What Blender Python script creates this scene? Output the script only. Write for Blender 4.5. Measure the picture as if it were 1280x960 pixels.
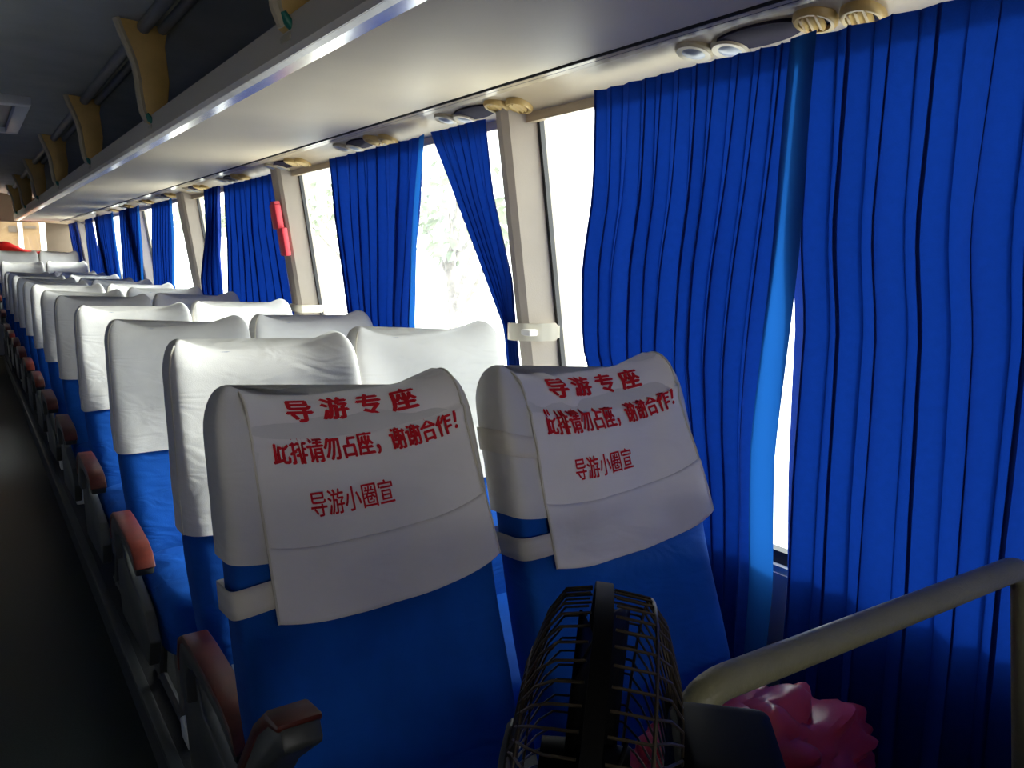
import bpy, bmesh, math, random
from math import sin, cos, pi, radians, sqrt
from mathutils import Vector, Matrix, noise

# ---------------------------------------------------------------- scene, camera, light
scene = bpy.context.scene
for o in list(bpy.data.objects):
    bpy.data.objects.remove(o, do_unlink=True)
COL = scene.collection
EYE = 1.42                                   # camera height above the aisle floor

cam_data = bpy.data.cameras.new('camera')
cam = bpy.data.objects.new('camera', cam_data)
COL.objects.link(cam)
cam_data.sensor_width = 36.0
cam_data.lens = 1015.0 / 1280.0 * 36.0
cam_data.clip_start = 0.02
yaw, pitch, roll = radians(33.8), radians(9.1), radians(-0.25)
fwd = Vector((sin(yaw) * cos(pitch), cos(yaw) * cos(pitch), -sin(pitch)))
right = Vector((cos(yaw), -sin(yaw), 0))
down = fwd.cross(right)
r2 = cos(roll) * right + sin(roll) * down
d2 = -sin(roll) * right + cos(roll) * down
m3 = Matrix((r2, -d2, -fwd)).transposed()
cam.matrix_world = Matrix.Translation((0, 0, EYE)) @ m3.to_4x4()
scene.camera = cam

world = bpy.data.worlds.new('world')
scene.world = world
world.use_nodes = True
wn = world.node_tree.nodes
wl = world.node_tree.links
wn.clear()
w_out = wn.new('ShaderNodeOutputWorld')
w_bg = wn.new('ShaderNodeBackground')
w_tc = wn.new('ShaderNodeTexCoord')
w_sep = wn.new('ShaderNodeSeparateXYZ')
w_ramp = wn.new('ShaderNodeValToRGB')
w_ramp.color_ramp.elements[0].position = 0.0
w_ramp.color_ramp.elements[0].color = (1.0, 0.98, 0.94, 1)
w_ramp.color_ramp.elements[1].position = 0.9
w_ramp.color_ramp.elements[1].color = (0.92, 0.96, 1.0, 1)
wl.new(w_tc.outputs['Generated'], w_sep.inputs[0])
wl.new(w_sep.outputs['Z'], w_ramp.inputs[0])
wl.new(w_ramp.outputs[0], w_bg.inputs[0])
w_bg.inputs[1].default_value = 0.85
wl.new(w_bg.outputs[0], w_out.inputs[0])
try:
    world.cycles.sampling_method = 'MANUAL'
    world.cycles.sample_map_resolution = 256
except Exception:
    pass

# hazy low sun from the window side, reaching in between the curtains
sun_d = bpy.data.lights.new('sun', 'SUN')
sun_d.energy = 1.0
sun_d.angle = radians(10)
sun_d.color = (1.0, 0.97, 0.92)
sun = bpy.data.objects.new('sun', sun_d)
COL.objects.link(sun)
sun.rotation_euler = Vector((-1.0, 0.13, -0.32)).to_track_quat('-Z', 'Y').to_euler()

scene.view_settings.view_transform = 'Standard'
scene.view_settings.look = 'None'
scene.view_settings.exposure = 3.15
scene.view_settings.gamma = 1.0
scene.view_settings.use_curve_mapping = False
try:
    scene.cycles.use_denoising = True
    scene.cycles.max_bounces = 10
    scene.cycles.diffuse_bounces = 6
    scene.cycles.transparent_max_bounces = 12
    scene.cycles.caustics_reflective = False
    scene.cycles.caustics_refractive = False
except Exception:
    pass


def portal(y0, y1, zc, h, x, face):
    """daylight opening: guides sampling of the sky through a window, emits nothing of its own"""
    ld = bpy.data.lights.new('window_daylight', 'AREA')
    ld.shape = 'RECTANGLE'
    ld.size = h
    ld.size_y = y1 - y0
    ld.cycles.is_portal = True
    lo = bpy.data.objects.new('window_daylight', ld)
    COL.objects.link(lo)
    lo.location = (x, (y0 + y1) / 2, zc + EYE)
    lo.rotation_euler = (0, radians(90) * face, 0)
    return lo


PILLARS = [(1.785, 1.875), (3.61, 3.77), (5.52, 5.75), (7.42, 7.68), (9.36, 9.62), (11.30, 11.56)]
WIN = []
prev = -0.30
for a, b in PILLARS:
    WIN.append((prev, a))
    prev = b
WIN.append((prev, 12.3))
for a, b in WIN:
    portal(a, b, -0.13, 1.05, 1.47, 1)

po = portal(-0.70, 0.74, 0.05, 0.34, 0.02, 1)          # windshield
po.location = (0.02, -2.66, EYE + 0.07)
po.rotation_euler = Vector((0, 1, 0)).to_track_quat('-Z', 'Y').to_euler()
po.data.size, po.data.size_y = 1.76, 0.50
po = portal(-0.98, 0.98, 0.21, 0.38, 0.0, 1)           # rear window
po.location = (0.0, 13.08, EYE + 0.21)
po.rotation_euler = Vector((0, -1, 0)).to_track_quat('-Z', 'Y').to_euler()
po.data.size, po.data.size_y = 1.96, 0.38

# ---------------------------------------------------------------- materials
MATS = {}


def mat(name, color, rough=0.6, metal=0.0, spec=0.5, noise_scale=0.0, noise_amt=0.0, bump=0.0, bump_scale=200.0,
        transl=0.0, trans_col=None, coat=0.0, wrinkle=0.0):
    if name in MATS:
        return MATS[name]
    m = bpy.data.materials.new(name)
    m.use_nodes = True
    nt = m.node_tree
    n = nt.nodes
    l = nt.links
    b = n.get('Principled BSDF')
    out = n.get('Material Output')
    b.inputs['Base Color'].default_value = (*color, 1)
    b.inputs['Roughness'].default_value = rough
    b.inputs['Metallic'].default_value = metal
    b.inputs['Specular IOR Level'].default_value = spec
    b.inputs['Coat Weight'].default_value = coat
    tc = n.new('ShaderNodeTexCoord')
    col_out = None
    if noise_amt > 0:
        nz = n.new('ShaderNodeTexNoise')
        nz.inputs['Scale'].default_value = noise_scale
        nz.inputs['Detail'].default_value = 4
        rp = n.new('ShaderNodeValToRGB')
        rp.color_ramp.elements[0].position = 0.3
        rp.color_ramp.elements[1].position = 0.7
        rp.color_ramp.elements[0].color = (*[c * (1 - noise_amt) for c in color], 1)
        rp.color_ramp.elements[1].color = (*[min(1, c * (1 + noise_amt)) for c in color], 1)
        l.new(tc.outputs['Object'], nz.inputs['Vector'])
        l.new(nz.outputs['Fac'], rp.inputs[0])
        l.new(rp.outputs[0], b.inputs['Base Color'])
        col_out = rp.outputs[0]
    if bump > 0:
        nb = n.new('ShaderNodeTexNoise')
        nb.inputs['Scale'].default_value = bump_scale
        nb.inputs['Detail'].default_value = 3
        bp = n.new('ShaderNodeBump')
        bp.inputs['Strength'].default_value = bump
        bp.inputs['Distance'].default_value = 0.002
        l.new(tc.outputs['Object'], nb.inputs['Vector'])
        l.new(nb.outputs['Fac'], bp.inputs['Height'])
        if wrinkle > 0:
            mp = n.new('ShaderNodeMapping')
            mp.inputs['Rotation'].default_value = (0.4, 0.7, 0.3)
            mp.inputs['Scale'].default_value = (1.0, 1.0, 2.6)
            nw = n.new('ShaderNodeTexNoise')
            nw.inputs['Scale'].default_value = 7.0
            nw.inputs['Detail'].default_value = 2
            nw.inputs['Distortion'].default_value = 1.2
            b2 = n.new('ShaderNodeBump')
            b2.inputs['Strength'].default_value = wrinkle
            b2.inputs['Distance'].default_value = 0.03
            l.new(tc.outputs['Object'], mp.inputs[0])
            l.new(mp.outputs[0], nw.inputs['Vector'])
            l.new(nw.outputs['Fac'], b2.inputs['Height'])
            l.new(bp.outputs[0], b2.inputs['Normal'])
            l.new(b2.outputs[0], b.inputs['Normal'])
        else:
            l.new(bp.outputs[0], b.inputs['Normal'])
    if transl > 0:
        tr = n.new('ShaderNodeBsdfTranslucent')
        tr.inputs['Color'].default_value = (*(trans_col or color), 1)
        mx = n.new('ShaderNodeMixShader')
        mx.inputs[0].default_value = transl
        l.new(b.outputs[0], mx.inputs[1])
        l.new(tr.outputs[0], mx.inputs[2])
        l.new(mx.outputs[0], out.inputs['Surface'])
    MATS[name] = m
    return m


def glass_mat():
    m = bpy.data.materials.new('window_glass')
    m.use_nodes = True
    n = m.node_tree.nodes
    l = m.node_tree.links
    n.clear()
    out = n.new('ShaderNodeOutputMaterial')
    t = n.new('ShaderNodeBsdfTransparent')
    t.inputs[0].default_value = (0.93, 0.97, 0.96, 1)
    g = n.new('ShaderNodeBsdfGlossy')
    g.inputs['Roughness'].default_value = 0.02
    mx = n.new('ShaderNodeMixShader')
    mx.inputs[0].default_value = 0.05
    l.new(t.outputs[0], mx.inputs[1])
    l.new(g.outputs[0], mx.inputs[2])
    l.new(mx.outputs[0], out.inputs[0])
    return m


M_GLASS = glass_mat()
M_WHITE = mat('white_cover_cloth', (0.78, 0.76, 0.73), 0.9, spec=0.1, noise_scale=9, noise_amt=0.05, bump=0.15, bump_scale=500, transl=0.12, trans_col=(0.7, 0.68, 0.64), wrinkle=0.18)
M_FLAP = mat('white_printed_flap_cloth', (0.86, 0.83, 0.80), 0.85, spec=0.15, noise_scale=7, noise_amt=0.04, bump=0.12, bump_scale=600, wrinkle=0.14)
M_STRAP = mat('elastic_strap', (0.74, 0.70, 0.62), 0.9, spec=0.1, bump=0.2, bump_scale=400)
M_PIPING = mat('cover_piping', (0.70, 0.66, 0.56), 0.9, spec=0.1)
M_BLUE = mat('seat_blue_fabric', (0.005, 0.085, 0.42), 0.8, spec=0.15, noise_scale=14, noise_amt=0.12, bump=0.15, bump_scale=350, wrinkle=0.2)
M_CURT = mat('curtain_blue_fabric', (0.005, 0.032, 0.26), 0.75, spec=0.15, noise_scale=60, noise_amt=0.10, bump=0.2, bump_scale=300,
             transl=0.40, trans_col=(0.0014, 0.0125, 0.105))
M_LINED = mat('lined_curtain_fabric', (0.005, 0.03, 0.2), 0.8, spec=0.1, noise_scale=60, noise_amt=0.1)
M_CEDGE = mat('curtain_edge_daylit', (0.006, 0.05, 0.24), 0.75, spec=0.15, transl=0.5, trans_col=(0.005, 0.050, 0.20))  # lighter copy of the curtain cloth: daylight on the turned edge, in colour
M_RED = mat('red_print', (0.62, 0.02, 0.03), 0.8, spec=0.1)
M_RACK = mat('rack_underside_laminate', (0.72, 0.62, 0.46), 0.55, spec=0.35, noise_scale=3, noise_amt=0.04, bump=0.1, bump_scale=150)
M_FASCIA = mat('rack_fascia_grey', (0.68, 0.60, 0.48), 0.45, spec=0.4)
M_RACKIN = mat('rack_lining_dark', (0.05, 0.038, 0.03), 0.85)
M_ALU = mat('aluminium_strip', (0.80, 0.80, 0.80), 0.22, metal=1.0, noise_scale=30, noise_amt=0.1)
M_TAN = mat('tan_plastic_channel', (0.50, 0.40, 0.27), 0.4, spec=0.45, noise_scale=6, noise_amt=0.08)
M_CREAM = mat('cream_gloss_strip', (0.62, 0.52, 0.36), 0.22, spec=0.7)
M_BRK = mat('ochre_bracket_plastic', (0.64, 0.41, 0.12), 0.45, spec=0.4, noise_scale=12, noise_amt=0.12)
M_BRKEDGE = mat('bracket_edge_cream', (0.50, 0.43, 0.30), 0.4)
M_GREEN = mat('green_cap', (0.01, 0.16, 0.12), 0.4)
M_VENT = mat('vent_ochre_plastic', (0.55, 0.38, 0.14), 0.4)
M_DARKINS = mat('dark_console_insert', (0.03, 0.025, 0.045), 0.75, spec=0.1)
M_LENS = mat('frosted_lamp_lens', (0.30, 0.33, 0.40), 0.3, spec=0.5)
M_CEIL = mat('ceiling_grey_fabric', (0.46, 0.46, 0.39), 0.9, spec=0.1, noise_scale=5, noise_amt=0.08, bump=0.2, bump_scale=250)
M_CEILTRIM = mat('ceiling_trim_grey', (0.22, 0.22, 0.21), 0.5)
M_PILLAR = mat('pillar_beige_panel', (0.46, 0.40, 0.34), 0.7, spec=0.25, noise_scale=8, noise_amt=0.05, bump=0.15, bump_scale=300)
M_SEAL = mat('black_rubber_seal', (0.012, 0.012, 0.014), 0.6)
M_TIE = mat('cream_tie_plastic', (0.66, 0.61, 0.50), 0.5)
M_WALL = mat('side_wall_panel', (0.42, 0.43, 0.44), 0.7, noise_scale=6, noise_amt=0.06)
M_FLOOR = mat('aisle_floor_vinyl', (0.012, 0.020, 0.018), 0.38, spec=0.45, noise_scale=180, noise_amt=0.5, bump=0.1, bump_scale=300)
M_PLAT = mat('platform_floor', (0.02, 0.022, 0.024), 0.6, noise_scale=120, noise_amt=0.4)
M_GREYPL = mat('dark_grey_plastic', (0.042, 0.046, 0.044), 0.45, spec=0.45, noise_scale=10, noise_amt=0.1)
M_LEG = mat('seat_leg_metal', (0.10, 0.10, 0.10), 0.4, metal=0.6)
M_FOOT = mat('pale_foot_cover', (0.60, 0.62, 0.58), 0.5)
M_WOOD = mat('red_brown_wood_cap', (0.085, 0.014, 0.009), 0.38, spec=0.4, noise_scale=25, noise_amt=0.35, coat=0.0)
M_BELT = mat('grey_seat_belt', (0.22, 0.30, 0.36), 0.7)
M_TUBE = mat('handrail_vinyl', (0.20, 0.19, 0.11), 0.42, spec=0.5, noise_scale=20, noise_amt=0.1, bump=0.5, bump_scale=160)
M_BLACK = mat('black_fan_plastic', (0.004, 0.004, 0.004), 0.5, spec=0.08)
M_WIRE = mat('fan_wire_dark', (0.07, 0.055, 0.035), 0.35, metal=0.5)
M_BAG = mat('red_plastic_bag', (0.80, 0.11, 0.16), 0.3, spec=0.5, noise_scale=10, noise_amt=0.12, transl=0.35, trans_col=(0.8, 0.1, 0.14))
M_REDCLOTH = mat('red_cloth', (0.55, 0.015, 0.012), 0.8, spec=0.1, noise_scale=8, noise_amt=0.2)
M_REDPL = mat('red_case_plastic', (0.55, 0.03, 0.05), 0.45)
M_GROUND = mat('pale_paving', (0.74, 0.71, 0.66), 0.9, noise_scale=1.5, noise_amt=0.15)
M_LEAF = mat('tree_leaves', (0.26, 0.29, 0.22), 0.8, noise_scale=3, noise_amt=0.4)
M_BARK = mat('tree_bark', (0.26, 0.24, 0.22), 0.9, noise_scale=9, noise_amt=0.3)
M_FACADE = mat('tan_facade', (0.16, 0.095, 0.04), 0.8, noise_scale=2, noise_amt=0.15)
M_FACDARK = mat('facade_window_dark', (0.05, 0.03, 0.015), 0.5)
M_SHELL = mat('bus_outer_shell', (0.55, 0.56, 0.58), 0.4)
M_REAR = mat('rear_wall_olive', (0.13, 0.11, 0.075), 0.8, noise_scale=5, noise_amt=0.1)
M_DASH = mat('dash_charcoal', (0.02, 0.02, 0.022), 0.6)


# ---------------------------------------------------------------- mesh helpers
class MB:
    def __init__(self):
        self.v = []
        self.f = []

    def add(self, vs, fs):
        k = len(self.v)
        self.v += [tuple(p) for p in vs]
        self.f += [tuple(i + k for i in q) for q in fs]
        return self

    def box(self, x0, x1, y0, y1, z0, z1):
        vs = [(x, y, z) for z in (z0, z1) for y in (y0, y1) for x in (x0, x1)]
        return self.add(vs, [(0, 2, 3, 1), (4, 5, 7, 6), (0, 1, 5, 4), (2, 6, 7, 3), (0, 4, 6, 2), (1, 3, 7, 5)])

    def grid(self, fn, nu, nv, closed_u=False, cap0=False, cap1=False):
        k = nu if closed_u else nu + 1
        vs = [fn(i / nu, j / nv) for j in range(nv + 1) for i in range(k)]
        fs = []
        for j in range(nv):
            for i in range(nu):
                a = j * k + i
                b = j * k + (i + 1) % k
                fs.append((a, b, b + k, a + k))
        if cap0:
            fs.append(tuple(range(k))[::-1])
        if cap1:
            fs.append(tuple(nv * k + i for i in range(k)))
        return self.add(vs, fs)

    def tube(self, path, r, n=10, caps=True, closed=False):
        P = [Vector(p) for p in path]
        m = len(P)
        rs = r if isinstance(r, (list, tuple)) else [r] * m
        T = []
        for i in range(m):
            if closed:
                t = P[(i + 1) % m] - P[i - 1]
            else:
                t = P[min(i + 1, m - 1)] - P[max(i - 1, 0)]
            T.append(t.normalized())
        ref = Vector((0, 0, 1)) if abs(T[0].z) < 0.9 else Vector((1, 0, 0))
        nrm = (ref - T[0] * ref.dot(T[0])).normalized()
        vs = []
        for i in range(m):
            nrm = (nrm - T[i] * nrm.dot(T[i]))
            nrm = nrm.normalized() if nrm.length > 1e-6 else T[i].orthogonal().normalized()
            bn = T[i].cross(nrm)
            for k in range(n):
                a = 2 * pi * k / n
                vs.append(P[i] + rs[i] * (cos(a) * nrm + sin(a) * bn))
        fs = []
        for i in range(m if closed else m - 1):
            j = (i + 1) % m
            for k in range(n):
                k2 = (k + 1) % n
                fs.append((i * n + k, i * n + k2, j * n + k2, j * n + k))
        if caps and not closed:
            fs.append(tuple(range(n))[::-1])
            fs.append(tuple((m - 1) * n + k for k in range(n)))
        return self.add(vs, fs)

    def prism(self, poly, axis, lo, hi):
        """poly: 2D outline in the plane across axis; extruded lo..hi along it"""
        n = len(poly)

        def p3(a, b, c):
            if axis == 'y':
                return (a, c, b)
            if axis == 'x':
                return (c, a, b)
            return (a, b, c)
        vs = [p3(a, b, lo) for a, b in poly] + [p3(a, b, hi) for a, b in poly]
        fs = [tuple(range(n))[::-1], tuple(range(n, 2 * n))]
        for i in range(n):
            j = (i + 1) % n
            fs.append((i, j, j + n, i + n))
        return self.add(vs, fs)

    def lathe(self, prof, n=24, axis='z', c=(0, 0, 0)):
        vs = []
        for r, h in prof:
            for k in range(n):
                a = 2 * pi * k / n
                if axis == 'z':
                    vs.append((c[0] + r * cos(a), c[1] + r * sin(a), c[2] + h))
                else:
                    vs.append((c[0] + h, c[1] + r * cos(a), c[2] + r * sin(a)))
        fs = []
        for i in range(len(prof) - 1):
            for k in range(n):
                k2 = (k + 1) % n
                fs.append((i * n + k, i * n + k2, (i + 1) * n + k2, (i + 1) * n + k))
        fs.append(tuple(range(n))[::-1])
        fs.append(tuple((len(prof) - 1) * n + k for k in range(n)))
        return self.add(vs, fs)

    def mesh(self, name, m, bevel=0.0, seg=2, smooth=40, recalc=True):
        me = bpy.data.meshes.new(name)
        bm = bmesh.new()
        bv = [bm.verts.new(p) for p in self.v]
        for q in self.f:
            try:
                bm.faces.new([bv[i] for i in q])
            except ValueError:
                pass
        bmesh.ops.remove_doubles(bm, verts=bm.verts, dist=1e-5)
        if recalc:
            bmesh.ops.recalc_face_normals(bm, faces=bm.faces)
        if bevel > 0:
            es = [e for e in bm.edges if len(e.link_faces) == 2 and e.calc_face_angle(0) > radians(35)]
            bmesh.ops.bevel(bm, geom=es, offset=bevel, segments=seg, profile=0.5, affect='EDGES')
        bm.to_mesh(me)
        bm.free()
        me.materials.append(m)
        if smooth:
            for p in me.polygons:
                p.use_smooth = True
            me.set_sharp_from_angle(angle=radians(smooth))
        return me

    def build(self, name, m, parent=None, **kw):
        return link(name, self.mesh(name, m, **kw), parent)


def link(name, me, parent=None):
    o = bpy.data.objects.new(name, me)
    COL.objects.link(o)
    if parent:
        o.parent = parent
    return o


def empty(name, loc=(0, 0, 0)):
    o = bpy.data.objects.new(name, None)
    COL.objects.link(o)
    o.location = loc
    o.empty_display_size = 0.1
    return o


def tag(o, label, cat, group=None):
    o['label'] = label
    o['category'] = cat
    if group:
        o['group'] = group
    return o


def struct(o, label=None):
    o['kind'] = 'structure'
    if label:
        o['label'] = label
    return o


def E(z):
    return z + EYE


def copy_tree(o, parent=None):
    c = o.copy()
    COL.objects.link(c)
    if parent:
        c.parent = parent
    for ch in list(o.children):
        copy_tree(ch, c)
    return c


ORD = ['first', 'second', 'third', 'fourth', 'fifth', 'sixth', 'seventh', 'eighth', 'ninth', 'tenth', 'eleventh',
       'twelfth', 'thirteenth', 'fourteenth']


def sm(a, b, x):
    t = max(0.0, min(1.0, (x - a) / (b - a)))
    return t * t * (3 - 2 * t)


def interp(tab, z):
    """tab: (z, y) sorted by falling z"""
    if z >= tab[0][0]:
        return tab[0][1]
    for (z0, y0), (z1, y1) in zip(tab, tab[1:]):
        if z >= z1:
            t = (z - z0) / (z1 - z0)
            return y0 + (y1 - y0) * t
    return tab[-1][1]


def wallx(z):            # inner face of the tilted window wall, z relative to the eye
    return 1.235 + (0.35 - max(z, -0.66)) * 0.13


# ---------------------------------------------------------------- the bus shell
Y0, Y1 = -2.6, 13.0
struct(MB().box(-1.40, 0.335, Y0, Y1, -0.06, 0.0).build('floor', M_FLOOR))
struct(MB().box(0.335, 1.42, Y0 + 2.2, Y1, -0.06, 0.15).build('floor_platform', M_PLAT))
struct(MB().box(0.3355, 1.42, Y0, Y0 + 2.2, -0.06, 0.0).build('floor_entrance', M_PLAT))
struct(MB().box(0.322, 0.352, Y0 + 2.2, Y1, 0.136, 0.156).build('trim_1', M_GREYPL, bevel=0.004), 'dark edge strip along the seat platform')
# right wall: lower panel, header, pillars
low = MB().prism([(wallx(-0.66), E(-0.66)), (wallx(-0.66) + 0.012, 0.15), (1.45, 0.15), (1.45, E(-0.66))], 'y', Y0, Y1)
wall_r = struct(low.build('wall_right', M_WALL))
MB().prism([(wallx(0.42), E(0.40)), (1.31, E(0.40)), (1.31, E(1.0)), (wallx(0.42), E(1.0))], 'y', Y0, Y1).build('window_header', M_PILLAR, wall_r)
MB().prism([(1.283, E(0.352)), (1.295, E(0.352)), (1.31, E(0.40)), (1.283, E(0.40))], 'y', -0.30, Y1).build('window_header', M_SEAL, wall_r)
MB().prism([(1.31, E(-0.70)), (1.46, E(-0.70)), (1.46, E(0.42)), (1.26, E(0.42))], 'y', Y0, -0.30).build('door_side_panel', M_PILLAR, wall_r)
MB().prism([(wallx(-0.655) + 0.004, E(-0.66)), (1.45, E(-0.66)), (1.45, E(-0.645)), (wallx(-0.655) + 0.004, E(-0.645))], 'y', -0.30, Y1).build('window_sill', M_WALL, wall_r)
for i, (a, b) in enumerate(PILLARS):
    # trapezoid section, leaning with the wall
    def pil(u, v, a=a, b=b):
        z = -0.645 + v * (0.42 + 0.645)
        x = wallx(z)
        sec = [(x + 0.03, a), (x - 0.034, a + 0.030), (x - 0.045, a + 0.050), (x - 0.04, b - 0.01), (x - 0.03, b), (x + 0.06, b), (x + 0.06, a)]
        p = sec[int(round(u * 7)) % 7]
        return (p[0], p[1], E(z))
    struct(MB().grid(pil, 7, 8, closed_u=True, cap0=True, cap1=True).build('trim_%d' % (i + 2), M_PILLAR, smooth=25),
           'beige window pillar, %s from the camera' % ORD[i])
for i, (a, b) in enumerate(WIN):
    g = MB()

    def pane(u, v, a=a, b=b):
        z = -0.66 + v * 1.04
        return (wallx(z) + 0.048, a + (b - a) * u, E(z))
    g.grid(pane, 1, 1)

    def pane2(u, v, a=a, b=b):
        z = -0.66 + v * 1.04
        return (wallx(z) + 0.053, a + (b - a) * u, E(z))
    g.grid(pane2, 1, 1)
    wo = struct(g.build('window_%d' % (i + 1), M_GLASS, smooth=0, recalc=False))
    for (ya, yb) in ((a + 0.001, a + 0.014), (b - 0.013, b - 0.001)):
        def seal(u, v, ya=ya, yb=yb):
            z = -0.66 + v * 1.06
            x = wallx(z) + 0.032
            c = [(x, ya), (x, yb), (x + 0.014, yb), (x + 0.014, ya)][int(round(u * 4)) % 4]
            return (c[0], c[1], E(z))
        MB().grid(seal, 4, 2, closed_u=True, cap0=True, cap1=True).build('window_seal', M_SEAL, wo, smooth=0)
    MB().box(wallx(-0.63) + 0.02, wallx(-0.63) + 0.046, a, b, E(-0.645), E(-0.618)).build('window_seal', M_SEAL, wo, smooth=0)

# left side (out of view): wall with closed curtains and dark windows
wall_l = struct(MB().box(-1.42, -1.36, Y0, Y1, 0.0, E(-0.66)).build('wall_left', M_WALL))
MB().box(-1.42, -1.30, Y0, Y1, E(0.36), E(1.0)).build('window_header', M_PILLAR, wall_l)
MB().box(-1.42, -1.32, Y0, -0.9, E(-0.66), E(0.36)).build('wall_panel', M_PILLAR, wall_l)
MB().box(-1.42, -1.32, 12.3, Y1, E(-0.66), E(0.36)).build('wall_panel', M_PILLAR, wall_l)
for k, (a, b) in enumerate(((-0.9, 1.75), (1.85, 3.6), (3.75, 5.5), (5.7, 7.4), (7.6, 9.3), (9.5, 12.3))):
    struct(MB().box(-1.40, -1.395, a, b, E(-0.66), E(0.36)).build('window_%d' % (k + 20), M_GLASS, smooth=0))
# ceiling
ceil_prof = [(-1.30, E(0.60)), (-0.62, E(0.74)), (-0.50, E(0.775)), (0.0, E(0.80)), (0.50, E(0.775)), (0.62, E(0.76)), (1.30, E(0.66)),
             (1.30, E(0.86)), (-1.30, E(0.86))]
struct(MB().prism(ceil_prof, 'y', Y0, Y1).build('ceiling', M_CEIL, smooth=20))
for k, (x, r) in enumerate(((0.575, 0.022), (0.635, 0.018))):
    struct(MB().tube([(x, Y0 + 0.5, E(0.752)), (x, Y1 - 0.3, E(0.752))], r, 10).build('trim_%d' % (20 + k), M_CEILTRIM),
           'dark rounded ceiling trim above the rack, %s one' % ('aisle-side' if k == 0 else 'window-side'))
# added unseen wall behind the camera, keeps windshield light off the lower guide seats
struct(MB().box(0.05, 1.30, -0.62, -0.56, 0.0, E(-0.36)).build('wall_light_block', M_DASH))
# front with windshield, rear with rear window
wf = struct(MB().box(-1.42, 1.46, Y0 - 0.05, Y0, 0, E(-0.18)).build('wall_front', M_DASH))
MB().box(-1.42, 1.46, Y0 - 0.05, Y0, E(0.32), E(1.0)).build('windshield_header', M_DASH, wf)
for x in (-1.42, 0.90):
    MB().box(x, x + 0.56, Y0 - 0.05, Y0, E(-0.18), E(0.32)).build('windshield_post', M_DASH, wf)
wr = struct(MB().box(-1.42, 1.46, Y1, Y1 + 0.05, 0, E(0.02)).build('wall_rear', M_REAR))
MB().box(-1.42, 1.46, Y1, Y1 + 0.05, E(0.40), E(1.0)).build('rear_header', M_REAR, wr)
MB().box(0.98, 1.46, Y1, Y1 + 0.05, E(0.02), E(0.40)).build('rear_post', M_REAR, wr)
MB().box(-1.42, -0.98, Y1, Y1 + 0.05, E(0.02), E(0.40)).build('rear_post', M_REAR, wr)
MB().box(-1.36, 1.33, Y1 - 1.15, Y1, E(-0.06), E(-0.03)).build('rear_shelf', M_PILLAR, wr)
struct(MB().box(-0.5, 1.33, Y1 - 1.15, Y1 - 1.10, 0.15, E(-0.06)).build('wall_bulkhead', M_WALL))
wz = struct(MB().box(-0.98, 0.98, Y1 + 0.02, Y1 + 0.03, E(0.02), E(0.40)).build('window_%d' % (len(WIN) + 1), M_GLASS, smooth=0))
struct(MB().box(0.335, 1.36, 10.05, 10.86, 0.15, 0.25).build('floor_rear_step', M_PLAT))
struct(MB().box(0.335, 1.36, 10.86, Y1 - 1.15, 0.15, 0.37).build('floor_rear_step', M_PLAT))
# roof hatch in the ceiling
h = struct(empty('roof_hatch', (0.0, 5.6, E(0.775))), 'grey framed roof hatch in the ceiling')
for bx_ in ((-0.36, 0.36, -0.62, -0.55), (-0.36, 0.36, 0.55, 0.62), (-0.36, -0.29, -0.55, 0.55), (0.29, 0.36, -0.55, 0.55)):
    MB().box(*bx_, -0.035, 0.02).build('hatch_frame', M_SHELL, h, bevel=0.008)
MB().box(-0.29, 0.29, -0.55, 0.55, -0.005, 0.02).build('hatch_panel', M_CEILTRIM, h)

# ---------------------------------------------------------------- luggage rack
rack = tag(empty('luggage_rack', (0, 0, 0)), 'long overhead luggage rack with pale underside above the window seats', 'luggage rack')
RY0, RY1 = -0.6, 12.2
ZB = E(0.392)
MB().prism([(0.635, ZB), (1.085, ZB), (1.085, ZB + 0.03), (0.635, ZB + 0.03)], 'y', RY0, RY1).build('rack_underside', M_RACK, rack, bevel=0.003)
MB().prism([(0.578, ZB + 0.012), (0.590, ZB + 0.002), (0.600, ZB + 0.002), (0.606, ZB + 0.07), (0.594, ZB + 0.082), (0.582, ZB + 0.076)], 'y', RY0, RY1).build('fascia', M_FASCIA, rack, smooth=30)
MB().prism([(0.588, ZB + 0.003), (0.602, ZB - 0.003), (0.632, ZB - 0.004), (0.636, ZB + 0.003), (0.632, ZB + 0.02), (0.59, ZB + 0.02)], 'y', RY0, RY1).build('metal_strip', M_ALU, rack, smooth=20)
for (xa, xb, mm) in ((1.0865, 1.0895, M_SEAL), (1.090, 1.104, M_CREAM), (1.1045, 1.107, M_SEAL), (1.1075, 1.1295, M_CREAM)):
    MB().box(xa, xb, RY0, RY1, ZB - 0.004, ZB + 0.02).build('groove_strip', mm, rack, smooth=0)
MB().box(0.61, 1.09, RY0, RY1, ZB + 0.031, ZB + 0.036).build('tray_lining', M_RACKIN, rack)
MB().prism([(1.09, ZB + 0.03), (1.10, ZB + 0.03), (1.02, E(0.70)), (1.0, E(0.70))], 'y', RY0, RY1).build('rack_back', M_RACKIN, rack)
# channel between rack and window wall that carries vents and lamps
CH = [(1.130, E(0.392)), (1.180, E(0.385)), (1.225, E(0.366)), (1.262, E(0.352)), (1.29, E(0.36)), (1.29, E(0.42)), (1.130, E(0.42))]
MB().prism(CH, 'y', RY0, RY1).build('service_channel', M_TAN, rack, smooth=50)
MB().box(1.243, 1.262, RY0 + 0.3, RY1, E(0.336), E(0.364)).build('light_stop_rail', M_TAN, rack)  # box added to stop light leaking in over the curtain tops
MB().prism([(0.578, ZB), (1.29, ZB - 0.04), (1.29, ZB + 0.1), (1.0, E(0.7)), (0.58, ZB + 0.08)], 'y', RY1, RY1 + 0.03).build('end_panel', M_RACK, rack)
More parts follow.
